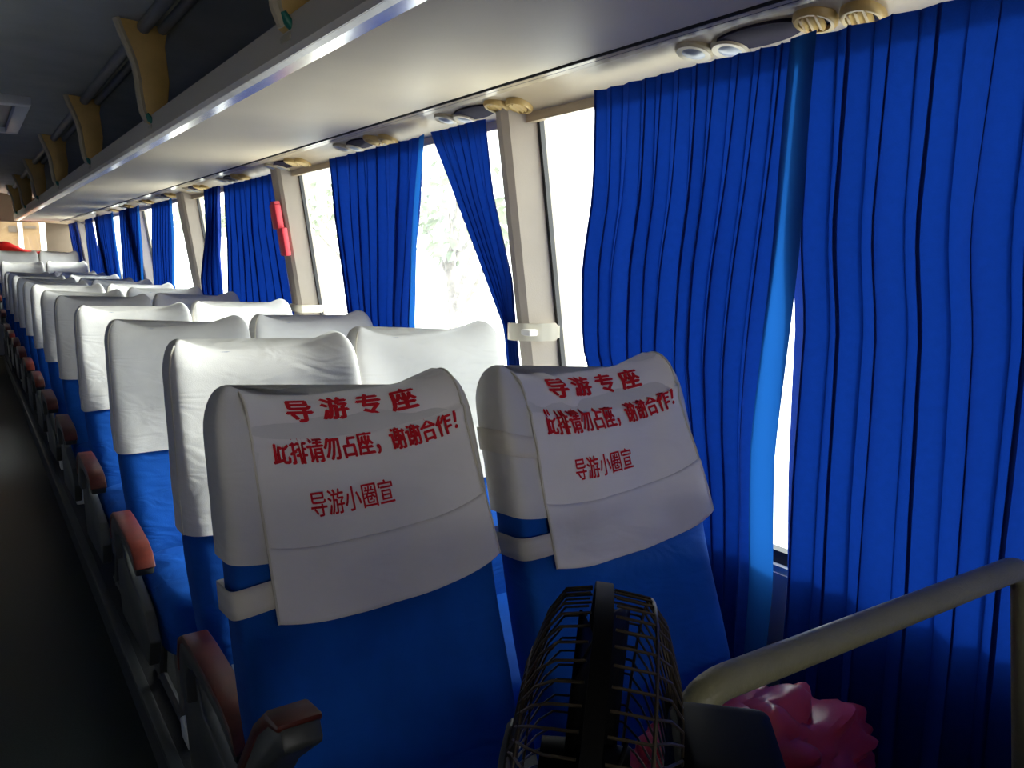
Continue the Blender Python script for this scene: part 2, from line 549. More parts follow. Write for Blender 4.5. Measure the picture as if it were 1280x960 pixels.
# brackets
BR = [(0.494, 0.772), (0.505, 0.735), (0.525, 0.683), (0.542, 0.63), (0.549, 0.582), (0.552, 0.53), (0.558, 0.478), (0.572, 0.445), (0.595, 0.43),
      (0.612, 0.44), (0.622, 0.475), (0.640, 0.52), (0.648, 0.58), (0.644, 0.64), (0.640, 0.698), (0.655, 0.775)]
brk_me = MB().prism([(x, E(z)) for x, z in BR], 'y', -0.022, 0.022).mesh('bracket', M_BRK, bevel=0.004)
edge_me = MB().tube([(x - 0.002, -0.016, E(z)) for x, z in BR[:8]], 0.013, 8).mesh('edge_strip', M_BRKEDGE)
cap_me = MB().tube([(0.566, -0.026, E(0.470)), (0.575, -0.026, E(0.452)), (0.584, -0.026, E(0.443))], [0.007, 0.011, 0.008], 10).mesh('green_cap', M_GREEN)
foot_me = MB().box(0.576, 0.625, -0.03, 0.03, E(0.420), E(0.436)).mesh('bracket_foot', M_BRKEDGE, bevel=0.004)
for y in (1.69, 3.13, 4.75, 6.40, 8.15, 9.85, 11.4):
    b = link('bracket', brk_me, rack)
    b.location.y = y
    link('edge_strip', edge_me, b)
    link('green_cap', cap_me, b)
    link('bracket_foot', foot_me, b)
# dark bag on the rack
bagd = MB()


def lump(cx, cy, cz, rx, ry, rz, seed, amp=0.12, flat=True):
    def fn(u, v):
        th = 2 * pi * u
        ph = pi * v
        d = Vector((sin(ph) * cos(th), sin(ph) * sin(th), cos(ph)))
        k = 1 + amp * noise.noise(d * 1.7 + Vector((seed, 0, 0))) + amp * 0.5 * noise.noise(d * 4 + Vector((0, seed, 0)))
        x, y, z = d.x * rx * k, d.y * ry * k, d.z * rz * k
        if flat:
            z = max(z, -rz * 0.75)
        return (cx + x, cy + y, cz + z)
    return fn


bagd.grid(lump(0.80, 4.05, E(0.428) + 0.068, 0.16, 0.26, 0.09, 3.0), 24, 14, closed_u=True)
tag(bagd.build('dark_bag', M_DASH), 'small dark bag lying in the luggage rack', 'bag')

# overhead consoles with vents and lamps
NRM = math.atan2(0.04, 0.13)


def make_console():
    r = empty('overhead_console', (1.185, 0, E(0.381)))
    r.rotation_euler = (0, radians(16), 0)
    # local: x across the channel, y along the bus, z up; faces -z

    def oval(u, v):
        a = 2 * pi * u
        k = [0.0, 1.0, 1.0, 0.9][int(round(v * 3))]
        zz = [-0.006, -0.006, 0.0, 0.01][int(round(v * 3))]
        return (0.032 * k * sin(a), 0.03 + 0.095 * k * cos(a), zz)
    MB().grid(oval, 32, 3, closed_u=True).build('insert', M_DARKINS, r)
    for (x, y) in ((0.004, -0.088), (0.026, -0.160)):
        v = MB().lathe([(0.036, 0.01), (0.036, -0.008), (0.032, -0.013), (0.026, -0.012), (0.026, -0.002)], 24).build('air_vent', M_VENT, r)
        v.location = (x - 0.005, y, 0)
        for k in (-1, 0, 1):
            s = MB().box(-0.024, 0.024, -0.0035, 0.0035, -0.014, -0.004).build('louver', M_VENT, v, smooth=0)
            s.location = (0, k * 0.0145, 0)
            s.rotation_euler = (radians(25), 0, radians(20))
        MB().lathe([(0.025, -0.001), (0.025, -0.003)], 20).build('vent_hole', M_SEAL, v, smooth=0)
    for (x, y) in ((0.0, 0.165), (0.022, 0.095)):
        v = MB().lathe([(0.036, 0.008), (0.037, -0.005), (0.033, -0.010), (0.029, -0.009)], 24).build('reading_light', M_BRKEDGE, r)
        v.location = (x - 0.004, y + 0.01, 0)
        MB().lathe([(0.028, -0.004), (0.022, -0.009), (0.006, -0.012)], 20).build('lens', M_LENS, v)
    return r


con = make_console()
for k, y in enumerate((0.975, 1.93, 2.70, 3.52, 4.35, 5.15, 5.97, 6.8, 7.6, 8.4)):
    c = con if k == 0 else copy_tree(con)
    c.location.y = y
    tag(c, 'overhead vent and reading light console under the rack, %s from the camera' % ORD[k], 'vent console', 'consoles under the luggage rack')

# ---------------------------------------------------------------- curtains


def curtain(name, label, left, right_, pleats, amp, zt=0.356, zb=-0.95, stand=0.03, seed=0, pinch=None, hem=None, fold=0.5, nv=30, res=14, edge=None):
    """left/right_: (z, Y) tables of the two side edges; the cloth hangs in pleats between them"""
    mb = MB()
    N = int(pleats * res)

    def fn(u, v):
        z = zt + (zb - zt) * v
        ya = interp(left, z)
        yb = interp(right_, z)
        w = yb - ya
        ph = 2 * pi * pleats * u + 1.1 * noise.noise(Vector((u * pleats * 0.7, z * 0.9, seed))) * 2
        a = amp * (0.75 + 0.5 * noise.noise(Vector((u * pleats * 0.9, z * 1.4, seed + 5))))
        a *= 0.55 + 0.45 * sm(0.0, 0.25, v)
        e = 1.0 if hem is None else (sm(0.0, 0.04, u) * (1 - sm(1 - hem, 1.0, u) * 0.85))
        x = wallx(z) - stand + a * sin(ph) * e + 0.010 * noise.noise(Vector((u * 2, z * 2, seed + 9)))
        y = ya + w * u + fold * w / pleats * 0.32 * sin(2 * ph) * e
        if pinch:
            x -= pinch * sm(0.2, 0.9, v)
        return (x, y, E(z))
    mb.grid(fn, N, nv)
    o = mb.build(name, M_CURT, smooth=80, recalc=False)
    tag(o, label, 'curtain', 'blue window curtains')
    if edge:  # strip in the lighter blue that paints the daylit edge
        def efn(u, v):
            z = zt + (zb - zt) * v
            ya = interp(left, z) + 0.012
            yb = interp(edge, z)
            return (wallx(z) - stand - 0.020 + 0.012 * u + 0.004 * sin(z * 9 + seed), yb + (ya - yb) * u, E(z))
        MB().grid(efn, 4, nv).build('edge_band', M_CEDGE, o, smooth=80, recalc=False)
    return o


curtain('window_curtain', 'dark blue pleated curtain closest to the camera, behind the handrail',
        [(0.35, -0.34), (-0.95, -0.34)], [(0.37, 0.908), (0.04, 0.948), (-0.03, 0.947), (-0.117, 0.942), (-0.433, 0.970), (-0.695, 0.985), (-0.95, 0.985)],
        17, 0.022, zb=-1.12, seed=1, fold=0.43, res=20, stand=0.04)
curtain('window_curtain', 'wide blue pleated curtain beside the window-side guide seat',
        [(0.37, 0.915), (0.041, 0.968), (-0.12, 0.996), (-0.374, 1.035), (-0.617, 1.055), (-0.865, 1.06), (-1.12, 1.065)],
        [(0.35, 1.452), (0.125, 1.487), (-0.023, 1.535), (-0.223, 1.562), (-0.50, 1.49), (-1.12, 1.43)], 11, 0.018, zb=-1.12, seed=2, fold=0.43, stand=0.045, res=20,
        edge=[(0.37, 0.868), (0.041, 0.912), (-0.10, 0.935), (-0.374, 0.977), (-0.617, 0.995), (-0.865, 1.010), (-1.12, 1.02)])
curtain('window_curtain', 'blue curtain gathered and tied to the nearest window pillar',
        [(0.35, 1.915), (0.167, 1.918), (-0.07, 1.865), (-0.2, 1.872), (-0.5, 1.875), (-0.7, 1.86)],
        [(0.35, 2.215), (0.039, 2.045), (-0.206, 1.915), (-0.5, 1.93), (-0.7, 1.96)], 6, 0.012, zb=-0.62, seed=3, stand=0.045, fold=0.4)
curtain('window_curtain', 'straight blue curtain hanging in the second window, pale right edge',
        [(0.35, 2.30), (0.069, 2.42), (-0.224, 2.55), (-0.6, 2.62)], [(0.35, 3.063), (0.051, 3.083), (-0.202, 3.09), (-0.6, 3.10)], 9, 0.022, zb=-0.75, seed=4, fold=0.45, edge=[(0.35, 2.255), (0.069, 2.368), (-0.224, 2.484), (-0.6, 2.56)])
curtain('window_curtain', 'blue curtain next to the narrow red case on the second pillar',
        [(0.35, 3.735), (0.096, 3.796), (-0.237, 3.79), (-0.6, 3.79)], [(0.35, 4.60), (0.07, 4.70), (-0.279, 4.93), (-0.6, 5.0)], 9, 0.022, zb=-0.75, seed=5, fold=0.45)
curtain('window_curtain', 'bunched blue curtain flaring out before the third window pillar',
        [(0.35, 4.607), (0.2, 4.72), (-0.019, 4.90), (-0.293, 4.99), (-0.6, 5.0)], [(0.35, 4.93), (0.12, 5.03), (-0.175, 5.42), (-0.325, 5.46), (-0.6, 5.46)], 9, 0.022, zb=-0.75, seed=6, fold=0.4, stand=0.05)
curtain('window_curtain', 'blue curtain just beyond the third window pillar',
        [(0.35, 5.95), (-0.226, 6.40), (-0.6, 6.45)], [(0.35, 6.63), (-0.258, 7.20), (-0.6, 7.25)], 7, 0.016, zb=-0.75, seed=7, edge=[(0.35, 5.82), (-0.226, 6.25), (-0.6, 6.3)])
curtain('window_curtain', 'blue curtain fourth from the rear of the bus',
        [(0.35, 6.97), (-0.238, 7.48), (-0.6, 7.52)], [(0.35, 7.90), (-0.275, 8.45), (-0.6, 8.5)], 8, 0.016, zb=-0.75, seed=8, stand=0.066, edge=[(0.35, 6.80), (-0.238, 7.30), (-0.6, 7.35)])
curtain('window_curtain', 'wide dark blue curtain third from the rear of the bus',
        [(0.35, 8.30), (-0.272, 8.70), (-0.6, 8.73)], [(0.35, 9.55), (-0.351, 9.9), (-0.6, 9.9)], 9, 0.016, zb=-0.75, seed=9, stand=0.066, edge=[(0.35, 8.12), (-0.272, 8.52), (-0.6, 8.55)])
curtain('window_curtain', 'blue curtain second from the rear of the bus',
        [(0.35, 9.70), (-0.351, 9.95), (-0.6, 9.95)], [(0.35, 10.3), (-0.351, 10.95), (-0.6, 10.95)], 6, 0.016, zb=-0.75, seed=10, stand=0.066)
curtain('window_curtain', 'rearmost blue curtain beside the raised back seats',
        [(0.35, 11.2), (-0.1, 11.35), (-0.6, 11.4)], [(0.35, 12.0), (-0.1, 12.1), (-0.6, 12.1)], 6, 0.016, zb=-0.75, seed=11, stand=0.066)
# closed curtains along the far (unseen) side


def left_curtain(ya, yb, seed, label):
    mb = MB()
    n = int((yb - ya) / 0.14)

    def fn(u, v):
        z = 0.36 - 1.2 * v
        ph = 2 * pi * n * u + noise.noise(Vector((u * 9, z, seed)))
        return (-1.32 + 0.018 * sin(ph), ya + (yb - ya) * u, E(z))
    mb.grid(fn, n * 8, 6)
    tag(mb.build('window_curtain', M_LINED, smooth=80, recalc=False), label, 'curtain', 'blue window curtains')


for k, (a, b) in enumerate(((-0.95, 2.4), (2.38, 5.7), (5.68, 9.0), (8.98, 12.35))):
    left_curtain(a, b, k, 'closed blue curtain on the opposite side of the aisle, %s from the front' % ORD[k])

# tie band on the first pillar
tie = tag(empty('curtain_tie', (0, 0, 0)), 'cream plastic tie band clasping the nearest window pillar', 'curtain tie')


def band(u, v):
    pts = [(1.288, 1.905), (1.258, 1.895), (1.250, 1.87), (1.250, 1.84), (1.258, 1.815), (1.288, 1.782), (1.312, 1.765), (1.330, 1.755)]
    k = u * (len(pts) - 1)
    i = min(int(k), len(pts) - 2)
    t = k - i
    x = pts[i][0] + (pts[i + 1][0] - pts[i][0]) * t
    y = pts[i][1] + (pts[i + 1][1] - pts[i][1]) * t
    hgt = 0.024 if 0.12 < u < 0.93 else 0.017
    z = -0.214 + hgt * (1 - 2 * v) + 0.006 * u
    return (x, y, E(z))


b = MB()
b.grid(band, 28, 2)


def band_o(u, v):
    p = band(u, v)
    return (p[0] - 0.006, p[1] - 0.002, p[2])


b.grid(band_o, 28, 2)
b.build('band', M_TIE, tie, smooth=60, recalc=False)
MB().box(1.248, 1.277, 1.780, 1.825, E(-0.219), E(-0.201)).build('buckle', M_FLAP, tie, bevel=0.005)
t2 = tag(MB().prism([(wallx(-0.25) - 0.055, 3.60), (wallx(-0.25) - 0.055, 3.775), (wallx(-0.25) + 0.045, 3.785), (wallx(-0.25) + 0.045, 3.59)], 'z', E(-0.27), E(-0.235)).build('curtain_tie', M_TIE, bevel=0.006),
         'cream plastic tie band low on the second window pillar', 'curtain tie')
# red case by the second pillar
rc = tag(empty('red_case', (wallx(0.0) - 0.082, 3.655, E(0.0))), 'narrow red plastic case hung on the second window pillar', 'case')
rc.rotation_euler.y = -math.atan(0.13)
MB().box(0.0, 0.030, 0.0, 0.080, 0.105, 0.215).build('case_top', M_REDPL, rc, bevel=0.006)
MB().box(0.004, 0.030, -0.035, 0.045, -0.015, 0.11).build('case_bottom', M_REDPL, rc, bevel=0.006)
MB().box(0.004, 0.030, 0.01, 0.065, 0.212, 0.228).build('case_hook', M_REDPL, rc, bevel=0.003)

# ---------------------------------------------------------------- seats
ZB0, ZT0 = 0.33, 1.035


def lean(v):
    return 0.085 + 0.175 * v + 0.02 * v * v


def hwid(v):
    w = 0.214 + 0.018 * sm(0.0, 0.45, v) - 0.006 * sm(0.6, 1.0, v)
    if v > 0.90:
        t = (v - 0.90) / 0.10
        w -= 0.040 * (1 - sqrt(max(0.0, 1 - t * t)))
    return w


def thick(v):
    t0 = 0.17 - 0.06 * sm(0.0, 0.8, v)
    if v > 0.92:
        t = (v - 0.92) / 0.08
        t0 *= max(0.12, sqrt(max(0.0, 1 - t * t)))
    return t0


def wing(v):
    return 0.012 + 0.020 * sm(0.45, 0.8, v)


def back_pt(a, v, off=0.0):
    hw = hwid(v) + off
    th = thick(v) / 2 + off
    c, s = cos(a), sin(a)
    ex = 2.0 / 5.0
    x = hw * math.copysign(abs(c) ** ex, c)
    y = th * math.copysign(abs(s) ** ex, s)
    q = min(1.0, abs(x) / hw)
    if s < 0:
        y -= wing(v) * q * q * q
    else:
        y -= wing(v) * q * q * q * 0.6
    z = ZB0 + v * (ZT0 - ZB0) + (0.032 * q ** 3 - 0.006) * sm(0.6, 1.0, v) + off * sm(0.9, 1, v)
    return x, lean(v) + y, z


def front_y(x, v):
    hw = hwid(v)
    q = min(0.98, abs(x) / hw)
    return lean(v) - thick(v) / 2 * (1 - q ** 5) ** 0.2 - wing(v) * q ** 3


def vs_for(v0, v1, n):
    out = []
    for j in range(n + 1):
        t = j / n
        out.append(v0 + (v1 - v0) * (1 - (1 - t) ** 1.8))
    return out


def loft(v0, v1, n, nu, off, crease=0.0, seed=0, cap0=True, cap1=True, skew=0.0):
    mb = MB()
    vv = vs_for(v0, v1, n)

    def fn(u, t):
        a = 2 * pi * u
        k = int(round(t * n))
        v = vv[k]
        if skew and v < v0 + 0.3:
            v += skew * (1 - (v - v0) / 0.3) * cos(a)
        p = Vector(back_pt(a, v, off))
        if crease:
            w = crease * (0.35 + 0.65 * (1 - sm(v0, v0 + 0.35, v)))
            d = noise.noise(Vector((p.x * 9 + seed, p.y * 9, p.z * 16))) + 0.6 * noise.noise(Vector((p.x * 5 - p.z * 22, p.z * 10 + p.x * 16, seed)))
            dv = Vector((cos(a) * 0.5, sin(a), 0))
            p += dv * abs(d) * w
        return p
    mb.grid(fn, nu, n, closed_u=True, cap0=cap0, cap1=cap1)
    return mb


back_me = loft(0.0, 0.975, 22, 44, -0.004, crease=0.004, seed=3).mesh('backrest', M_BLUE, smooth=70)
cover_mes = [loft(0.49, 1.0, 22, 56, 0.006, crease=0.012, seed=11.0 * k, cap0=False, skew=0.012 * (k - 1)).mesh('head_cover', M_WHITE, smooth=75) for k in range(3)]


def edge_path(v, off, a0=0.0, a1=2 * pi, n=40, skew=0.0):
    return [back_pt(a0 + (a1 - a0) * k / n, v + skew * cos(a0 + (a1 - a0) * k / n), off) for k in range(n + 1)]


piping_me = MB().tube([back_pt(pi * 1.06, 0.50 + 0.485 * k / 24, 0.006) for k in range(25)], 0.0028, 6).mesh('piping', M_PIPING)


def cushion_fn(u, v):
    a = 2 * pi * u
    # horizontal slices of a soft box, v from bottom to top
    prof = [(0.90, 0.235), (0.97, 0.25), (1.0, 0.28), (1.0, 0.34), (0.99, 0.375), (0.95, 0.395), (0.86, 0.407), (0.5, 0.412), (0.0, 0.412)]
    k, z = prof[int(round(v * 8))]
    c, s = cos(a), sin(a)
    x = 0.228 * k * math.copysign(abs(c) ** 0.33, c)
    y = -0.205 + 0.225 * k * math.copysign(abs(s) ** 0.33, s)
    return (x, y, z + 0.02 * (-(y + 0.2) * 1.2) + 0.006 * noise.noise(Vector((x * 7, y * 7, z * 7))))


cush_me = MB().grid(cushion_fn, 36, 8, closed_u=True, cap0=True).mesh('cushion', M_BLUE, smooth=60)
leg_me = MB().tube([(0, -0.34, 0.0), (0, -0.30, 0.16), (0, -0.28, 0.235)], 0.016, 8).tube([(0, 0.0, 0.0), (0, -0.05, 0.14), (0, -0.06, 0.235)], 0.016, 8).tube([(0, -0.40, 0.012), (0, 0.06, 0.012)], 0.014, 8).mesh('leg', M_LEG)
footcap_me = MB().prism([(-0.44, 0.0), (-0.36, 0.0), (-0.345, 0.05), (-0.39, 0.075), (-0.43, 0.04)], 'x', -0.022, 0.022).mesh('foot_cover', M_FOOT, bevel=0.006)
side_me = MB().prism([(-0.36, 0.22), (0.06, 0.20), (0.10, 0.34), (0.06, 0.46), (-0.02, 0.47), (-0.08, 0.40), (-0.34, 0.36), (-0.40, 0.30)], 'x', -0.016, 0.016).mesh('side_panel', M_GREYPL, bevel=0.006)
# armrest: pivot at origin; grey curved body with a wood cap
ARM = [(0.035, -0.045), (0.035, 0.03), (0.015, 0.07), (-0.03, 0.092), (-0.10, 0.095), (-0.20, 0.092), (-0.30, 0.086), (-0.355, 0.072), (-0.385, 0.045),
       (-0.375, 0.022), (-0.345, 0.030), (-0.28, 0.046), (-0.18, 0.052), (-0.09, 0.050), (-0.04, 0.035), (-0.025, 0.0), (-0.03, -0.045)]
arm_me = MB().prism(ARM, 'x', -0.024, 0.024).mesh('armrest', M_GREYPL, bevel=0.006)
CAP = [(0.037, 0.0), (0.037, 0.032), (0.017, 0.073), (-0.03, 0.096), (-0.10, 0.099), (-0.20, 0.096), (-0.30, 0.090), (-0.357, 0.076), (-0.389, 0.045),
       (-0.380, 0.040), (-0.350, 0.062), (-0.30, 0.075), (-0.20, 0.080), (-0.10, 0.083), (-0.03, 0.080), (0.006, 0.062), (0.022, 0.030), (0.022, 0.0)]
armcap_me = MB().prism(CAP, 'x', -0.027, 0.027).mesh('wood_cap', M_WOOD, bevel=0.005)


def make_seat(name, x, ycrease, z0=0.15, sx=1.0, recline=0.0, aisle=False, cov=0, label='', group='', plain=True, arm_up=0.0, sz=1.0):
    r = empty(name, (x, ycrease, z0))
    r.scale = (sx, 1, sz)
    tag(r, label, 'seat', group)
    bo = link('backrest', back_me, r)
    bo.location = (0, 0, 0.36)
    parts = []
    # rotate about the crease
    piv = Vector((0, 0, 0.36))
    rot = Matrix.Translation(piv) @ Matrix.Rotation(-recline, 4, 'X') @ Matrix.Translation(-piv)
    bo.matrix_local = rot
    if plain:
        c = link('head_cover', cover_mes[cov % 3], r)
        c.matrix_local = rot
        link('piping', piping_me, c)
    cu_ = link('cushion', cush_me, r)
    if not plain:
        cu_.scale.y = 0.84
        cu_.location.y = 0.03
    for s in (-1, 1):
        lg = link('leg', leg_me, r)
        lg.location.x = s * 0.17
        link('foot_cover', footcap_me, lg)
    if aisle:
        sp = link('side_panel', side_me, r)
        sp.location.x = -0.25
        am = link('armrest', arm_me, r)
        am.location = (-0.262, -0.005 if plain else 0.045, 0.45)
        am.rotation_euler.x = -arm_up
        link('wood_cap', armcap_me, am)
    return r, rot


XA, XB = 0.553, 0.996
rows = [  # crease Y for aisle seat, window seat, recline A, recline B, lift
    (1.575, 1.66, 0.0, 0.0, 0.02), (2.49, 2.50, 0.0, 0.0, 0.0), (3.32, 3.38, 0.0, 0.0, 0.0), (4.16, 4.2, 0.0, 0.0, 0.0),
    (4.97, 5.0, 0.03, 0.0, 0.0), (5.78, 5.8, 0.0, 0.02, 0.0), (6.58, 6.6, 0.02, 0.0, 0.0), (7.38, 7.4, 0.0, 0.03, 0.0),
    (8.18, 8.2, 0.02, 0.0, 0.0), (8.98, 9.0, 0.0, 0.0, 0.0), (9.75, 9.75, 0.0, 0.0, 0.0), (10.55, 10.55, 0.0, 0.0, 0.10), (11.35, 11.35, 0, 0, 0.22)]
for k, (ya, yb, ra, rb, lift) in enumerate(rows):
    if lift < 0.05:
        wa, wb = 'aisle seat with plain white head cover, %s row from the camera' % ORD[k + 1], 'window seat with plain white head cover, %s row from the camera' % ORD[k + 1]
    elif lift < 0.15:
        wa, wb = 'aisle seat on the low step, last row but one of the bus', 'window seat on the low step, last row but one of the bus'
    else:
        wa, wb = 'aisle-side raised back seat below the red cloth', 'window-side raised back seat in the rearmost row'
    z0 = 0.15 + (lift if k > 0 else 0)
    sa, _ = make_seat('bus_seat', XA - (0.01 if k == 0 else 0), ya, z0, 0.90 if k == 0 else 0.92, ra, True, k, wa, 'coach seats with white head covers', sz=1.02 if k == 0 else 1.0)
    sb, _ = make_seat('bus_seat', XB, yb, z0, 0.92, rb, False, k + 1, wb, 'coach seats with white head covers', sz=1.02 if k == 0 else 1.0)
    if k == 0:
        def belt(u, v):
            x = -0.19 + 0.42 * u
            return (x, -0.03 - 0.03 * v - 0.01 * sin(3 * u), 0.425 + 0.035 * (1 - v) - 0.012 * u)
        MB().grid(belt, 12, 3).build('seat_belt', M_BELT, sa, smooth=60)

# guide seats with printed flaps -------------------------------------------------


def text_mesh(body, bold=0.0):
    cu = bpy.data.curves.new('lettering', 'FONT')
    cu.body = body
    cu.size = 1.0
    cu.resolution_u = 3
    cu.fill_mode = 'FRONT'
    ob = bpy.data.objects.new('lettering', cu)
    COL.objects.link(ob)
    dg = bpy.context.evaluated_depsgraph_get()
    me = bpy.data.meshes.new_from_object(ob.evaluated_get(dg))
    bpy.data.objects.remove(ob, do_unlink=True)
    bpy.data.curves.remove(cu)
    vs = [(p.co.x, p.co.y) for p in me.vertices]
    fs = [tuple(p.vertices) for p in me.polygons]
    bpy.data.meshes.remove(me)
    return vs, fs


def make_flap(seat, rot, par):
    """printed cloth flap laid over the head of the seat; u across, d = length down from the top ridge"""
    L = par['L']
    seed = par['seed']

    def surf(u, d, lift=0.0):
        t = d / L
        hwf = par['w0'] + (par['w1'] - par['w0']) * t
        xc = par['c0'] + (par['c1'] - par['c0']) * t
        x = xc + (2 * u - 1) * hwf
        xq = max(-0.215, min(0.215, x))
        q = min(1.0, abs(xq) / 0.226)
        zt = ZT0 + 0.004 + 0.032 * q ** 3
        r = 0.058 + lift
        arc = r * pi / 2
        if d < 0.02:                                   # short tail behind the ridge
            y = lean(0.97) - wing(1.0) * q ** 3 + (0.02 - d)
            z = zt + lift - 0.15 * (0.02 - d)
        elif d < 0.02 + arc:
            b = (d - 0.02) / r
            y = lean(0.97) - wing(1.0) * q ** 3 - r * sin(b)
            z = zt + 0.058 * (cos(b) - 1) + lift * cos(b)
        else:
            e = d - 0.02 - arc
            z = zt - 0.058 - e * 0.965
            vv = max(0.0, min(0.92, (z - ZB0) / (ZT0 - ZB0)))
            y = front_y(xq, vv) - 0.006 - lift
            fl = par['flare'] * t * t + par['flare_r'] * (t ** 2) * u * u + par['flare_l'] * t * t * (1 - u) ** 2
            y -= fl
            y -= 0.010 * sm(0.0, 0.05, e) * (1 - abs(2 * u - 1) ** 3)
            z += par['sag'] * t * (u - 0.5)
        wv = Vector((x * 5.5, d * 4.0, seed))
        n1 = noise.noise(wv) * par['crease']
        n2 = par['crease'] * 0.7 * noise.noise(Vector((x * 16 + d * 9, d * 5, seed + 4)))
        n3 = par['pull'] * math.exp(-((x - par['px'] - d * par['ps']) / 0.012) ** 2) * (1 - sm(0.04, 0.13, d))
        y -= (n1 + n2) * sm(0.03, 0.12, d) + n3
        z += (abs(n2) + n3) * 0.5 * (1 - sm(0.02, 0.1, d))
        # stepped hem: lower band stitched on, hanging slightly proud
        y -= 0.0015 * sm(0.735 * L, 0.742 * L, d)
        return Vector((x, y, z))

    def P(u, v):
        return surf(u, v * 0.735 * L)

    def H(u, v):
        return surf(u, (0.725 + v * 0.275) * L, 0.0012)
    f = MB().grid(P, 40, 44)
    fo = f.build('printed_flap', M_FLAP, seat, smooth=80, recalc=False)
    fo.matrix_local = rot
    sol = fo.modifiers.new('thickness', 'SOLIDIFY')
    sol.thickness = 0.002
    sol.offset = 0
    ho = MB().grid(H, 40, 16).build('flap_hem', M_STRAP if par.get('hemwarm') else M_FLAP, seat, smooth=80, recalc=False)
    ho.matrix_local = rot
    sol = ho.modifiers.new('thickness', 'SOLIDIFY')
    sol.thickness = 0.002
    sol.offset = 0
    # piping down both sides of the flap
    for uu in (0.004, 0.996):
        MB().tube([surf(uu, L * k / 40, 0.001) for k in range(41)], 0.0022, 6).build('flap_edge', M_PIPING, fo, smooth=80)
    lines = [('导 游 专 座', 0.185, 0.80, 0.053, 0.0925, 0.0022), ('此排请勿占座，谢谢合作！', 0.085, 0.945, 0.112, 0.149, 0.0013),
             ('导游小圈宣', 0.205, 0.575, 0.187, 0.222, 0.0005)]
    for body, u0, u1, t0, t1, bold in lines:
        vs, fs = text_mesh(body, bold)
        xs = [a for a, b in vs]
        ys = [b for a, b in vs]
        xa, xb, yc0, yc1 = min(xs), max(xs), min(ys), max(ys)
        pts = []
        allf = []
        for k, (du, dd) in enumerate(((-1, 0), (1, 0), (0, -0.6), (0, 0.6))):
            base = len(pts)
            for a, b in vs:
                u = u0 + (u1 - u0) * (a - xa) / (xb - xa) + du * bold / 0.38
                d = t1 + (t0 - t1) * (b - yc0) / (yc1 - yc0) + dd * bold
                pts.append(surf(u, d, 0.0030 + 0.0001 * k))
            allf += [tuple(i + base for i in q) for q in fs]
        fs = allf
        lo = MB().add(pts, fs).build('lettering', M_RED, fo, smooth=0, recalc=False)
    return fo


def strap(seat, rot, v0, v1, off, a0, a1, skew):
    def fn(u, v):
        a = a0 + (a1 - a0) * u
        return back_pt(a, v0 + (v1 - v0) * v + skew * (u - 0.5), off)
    o = MB().grid(fn, 30, 3).build('strap', M_STRAP, seat, smooth=80, recalc=False)
    o.matrix_local = rot
    sol = o.modifiers.new('thickness', 'SOLIDIFY')
    sol.thickness = 0.0025
    sol.offset = 0
    return o


cover1_me = loft(0.70, 1.0, 16, 56, 0.004, crease=0.006, seed=40, cap0=False, skew=-0.01).mesh('head_cover', M_WHITE, smooth=75)
g1, rot1 = make_seat('guide_seat', 0.477, 0.895, 0.15, 0.90, 0.08, True, 0, 'aisle-side guide seat with red lettering on its white flap', 'guide seats in the front row', plain=False, arm_up=radians(52), sz=1.035)
c = link('head_cover', cover1_me, g1)
c.matrix_local = rot1
strap(g1, rot1, 0.615, 0.665, 0.006, pi * 0.72, pi * 1.46, 0.03)
make_flap(g1, rot1, dict(L=0.355, w0=0.190, w1=0.196, c0=0.012, c1=0.018, seed=2.0, flare=0.004, flare_r=0.025, flare_l=0.0, sag=0.022, crease=0.004,
                         pull=0.0, px=0, ps=0, hemwarm=False))
g2, rot2 = make_seat('guide_seat', 0.908, 0.835, 0.15, 0.89, 0.08, False, 0, 'window-side guide seat with red lettering on its creased flap', 'guide seats in the front row', plain=False, sz=1.04)
c = link('head_cover', cover1_me, g2)
c.matrix_local = rot2
strap(g2, rot2, 0.83, 0.875, 0.007, pi * 0.72, pi * 1.44, 0.0)
strap(g2, rot2, 0.625, 0.67, 0.006, pi * 0.72, pi * 1.44, 0.01)
make_flap(g2, rot2, dict(L=0.350, w0=0.187, w1=0.192, c0=0.018, c1=0.016, seed=7.0, flare=0.006, flare_r=0.02, flare_l=0.003, sag=0.03, crease=0.008,
                         pull=0.009, px=-0.10, ps=0.5))

# ---------------------------------------------------------------- foreground: handrail, fan, bag
rail = tag(empty('handrail', (0.5, 0.47, 0.15)), 'olive vinyl-wrapped handrail bending down in front of the guide seats', 'handrail')


def arc_path(pts, rad, n=8):
    P = [Vector(p) for p in pts]
    out = [P[0]]
    for i in range(1, len(P) - 1):
        a = (P[i - 1] - P[i]).normalized()
        b = (P[i + 1] - P[i]).normalized()
        ang = a.angle(b)
        t = rad / math.tan(ang / 2)
        s, e = P[i] + a * t, P[i] + b * t
        for k in range(n + 1):
            f = k / n
            out.append((1 - f) ** 2 * s + 2 * f * (1 - f) * P[i] + f * f * e)
    out.append(P[-1])
    return out


o = rail.location
pth = arc_path([(0.470, 0.455, 0.15), (0.488, 0.455, E(-0.376)), (1.09, 0.455, E(-0.388)), (1.23, 0.43, 0.15)], 0.05)
MB().tube([Vector(p) - o for p in pth], 0.0155, 20).build('rail_tube', M_TUBE, rail, smooth=60)
MB().lathe([(0.035, 0), (0.035, 0.008), (0.018, 0.014)], 20, c=(-0.03, -0.015, 0)).build('floor_flange', M_LEG, rail)
MB().lathe([(0.035, 0), (0.035, 0.008), (0.018, 0.014)], 20, c=(0.73, -0.04, 0)).build('floor_flange', M_LEG, rail)

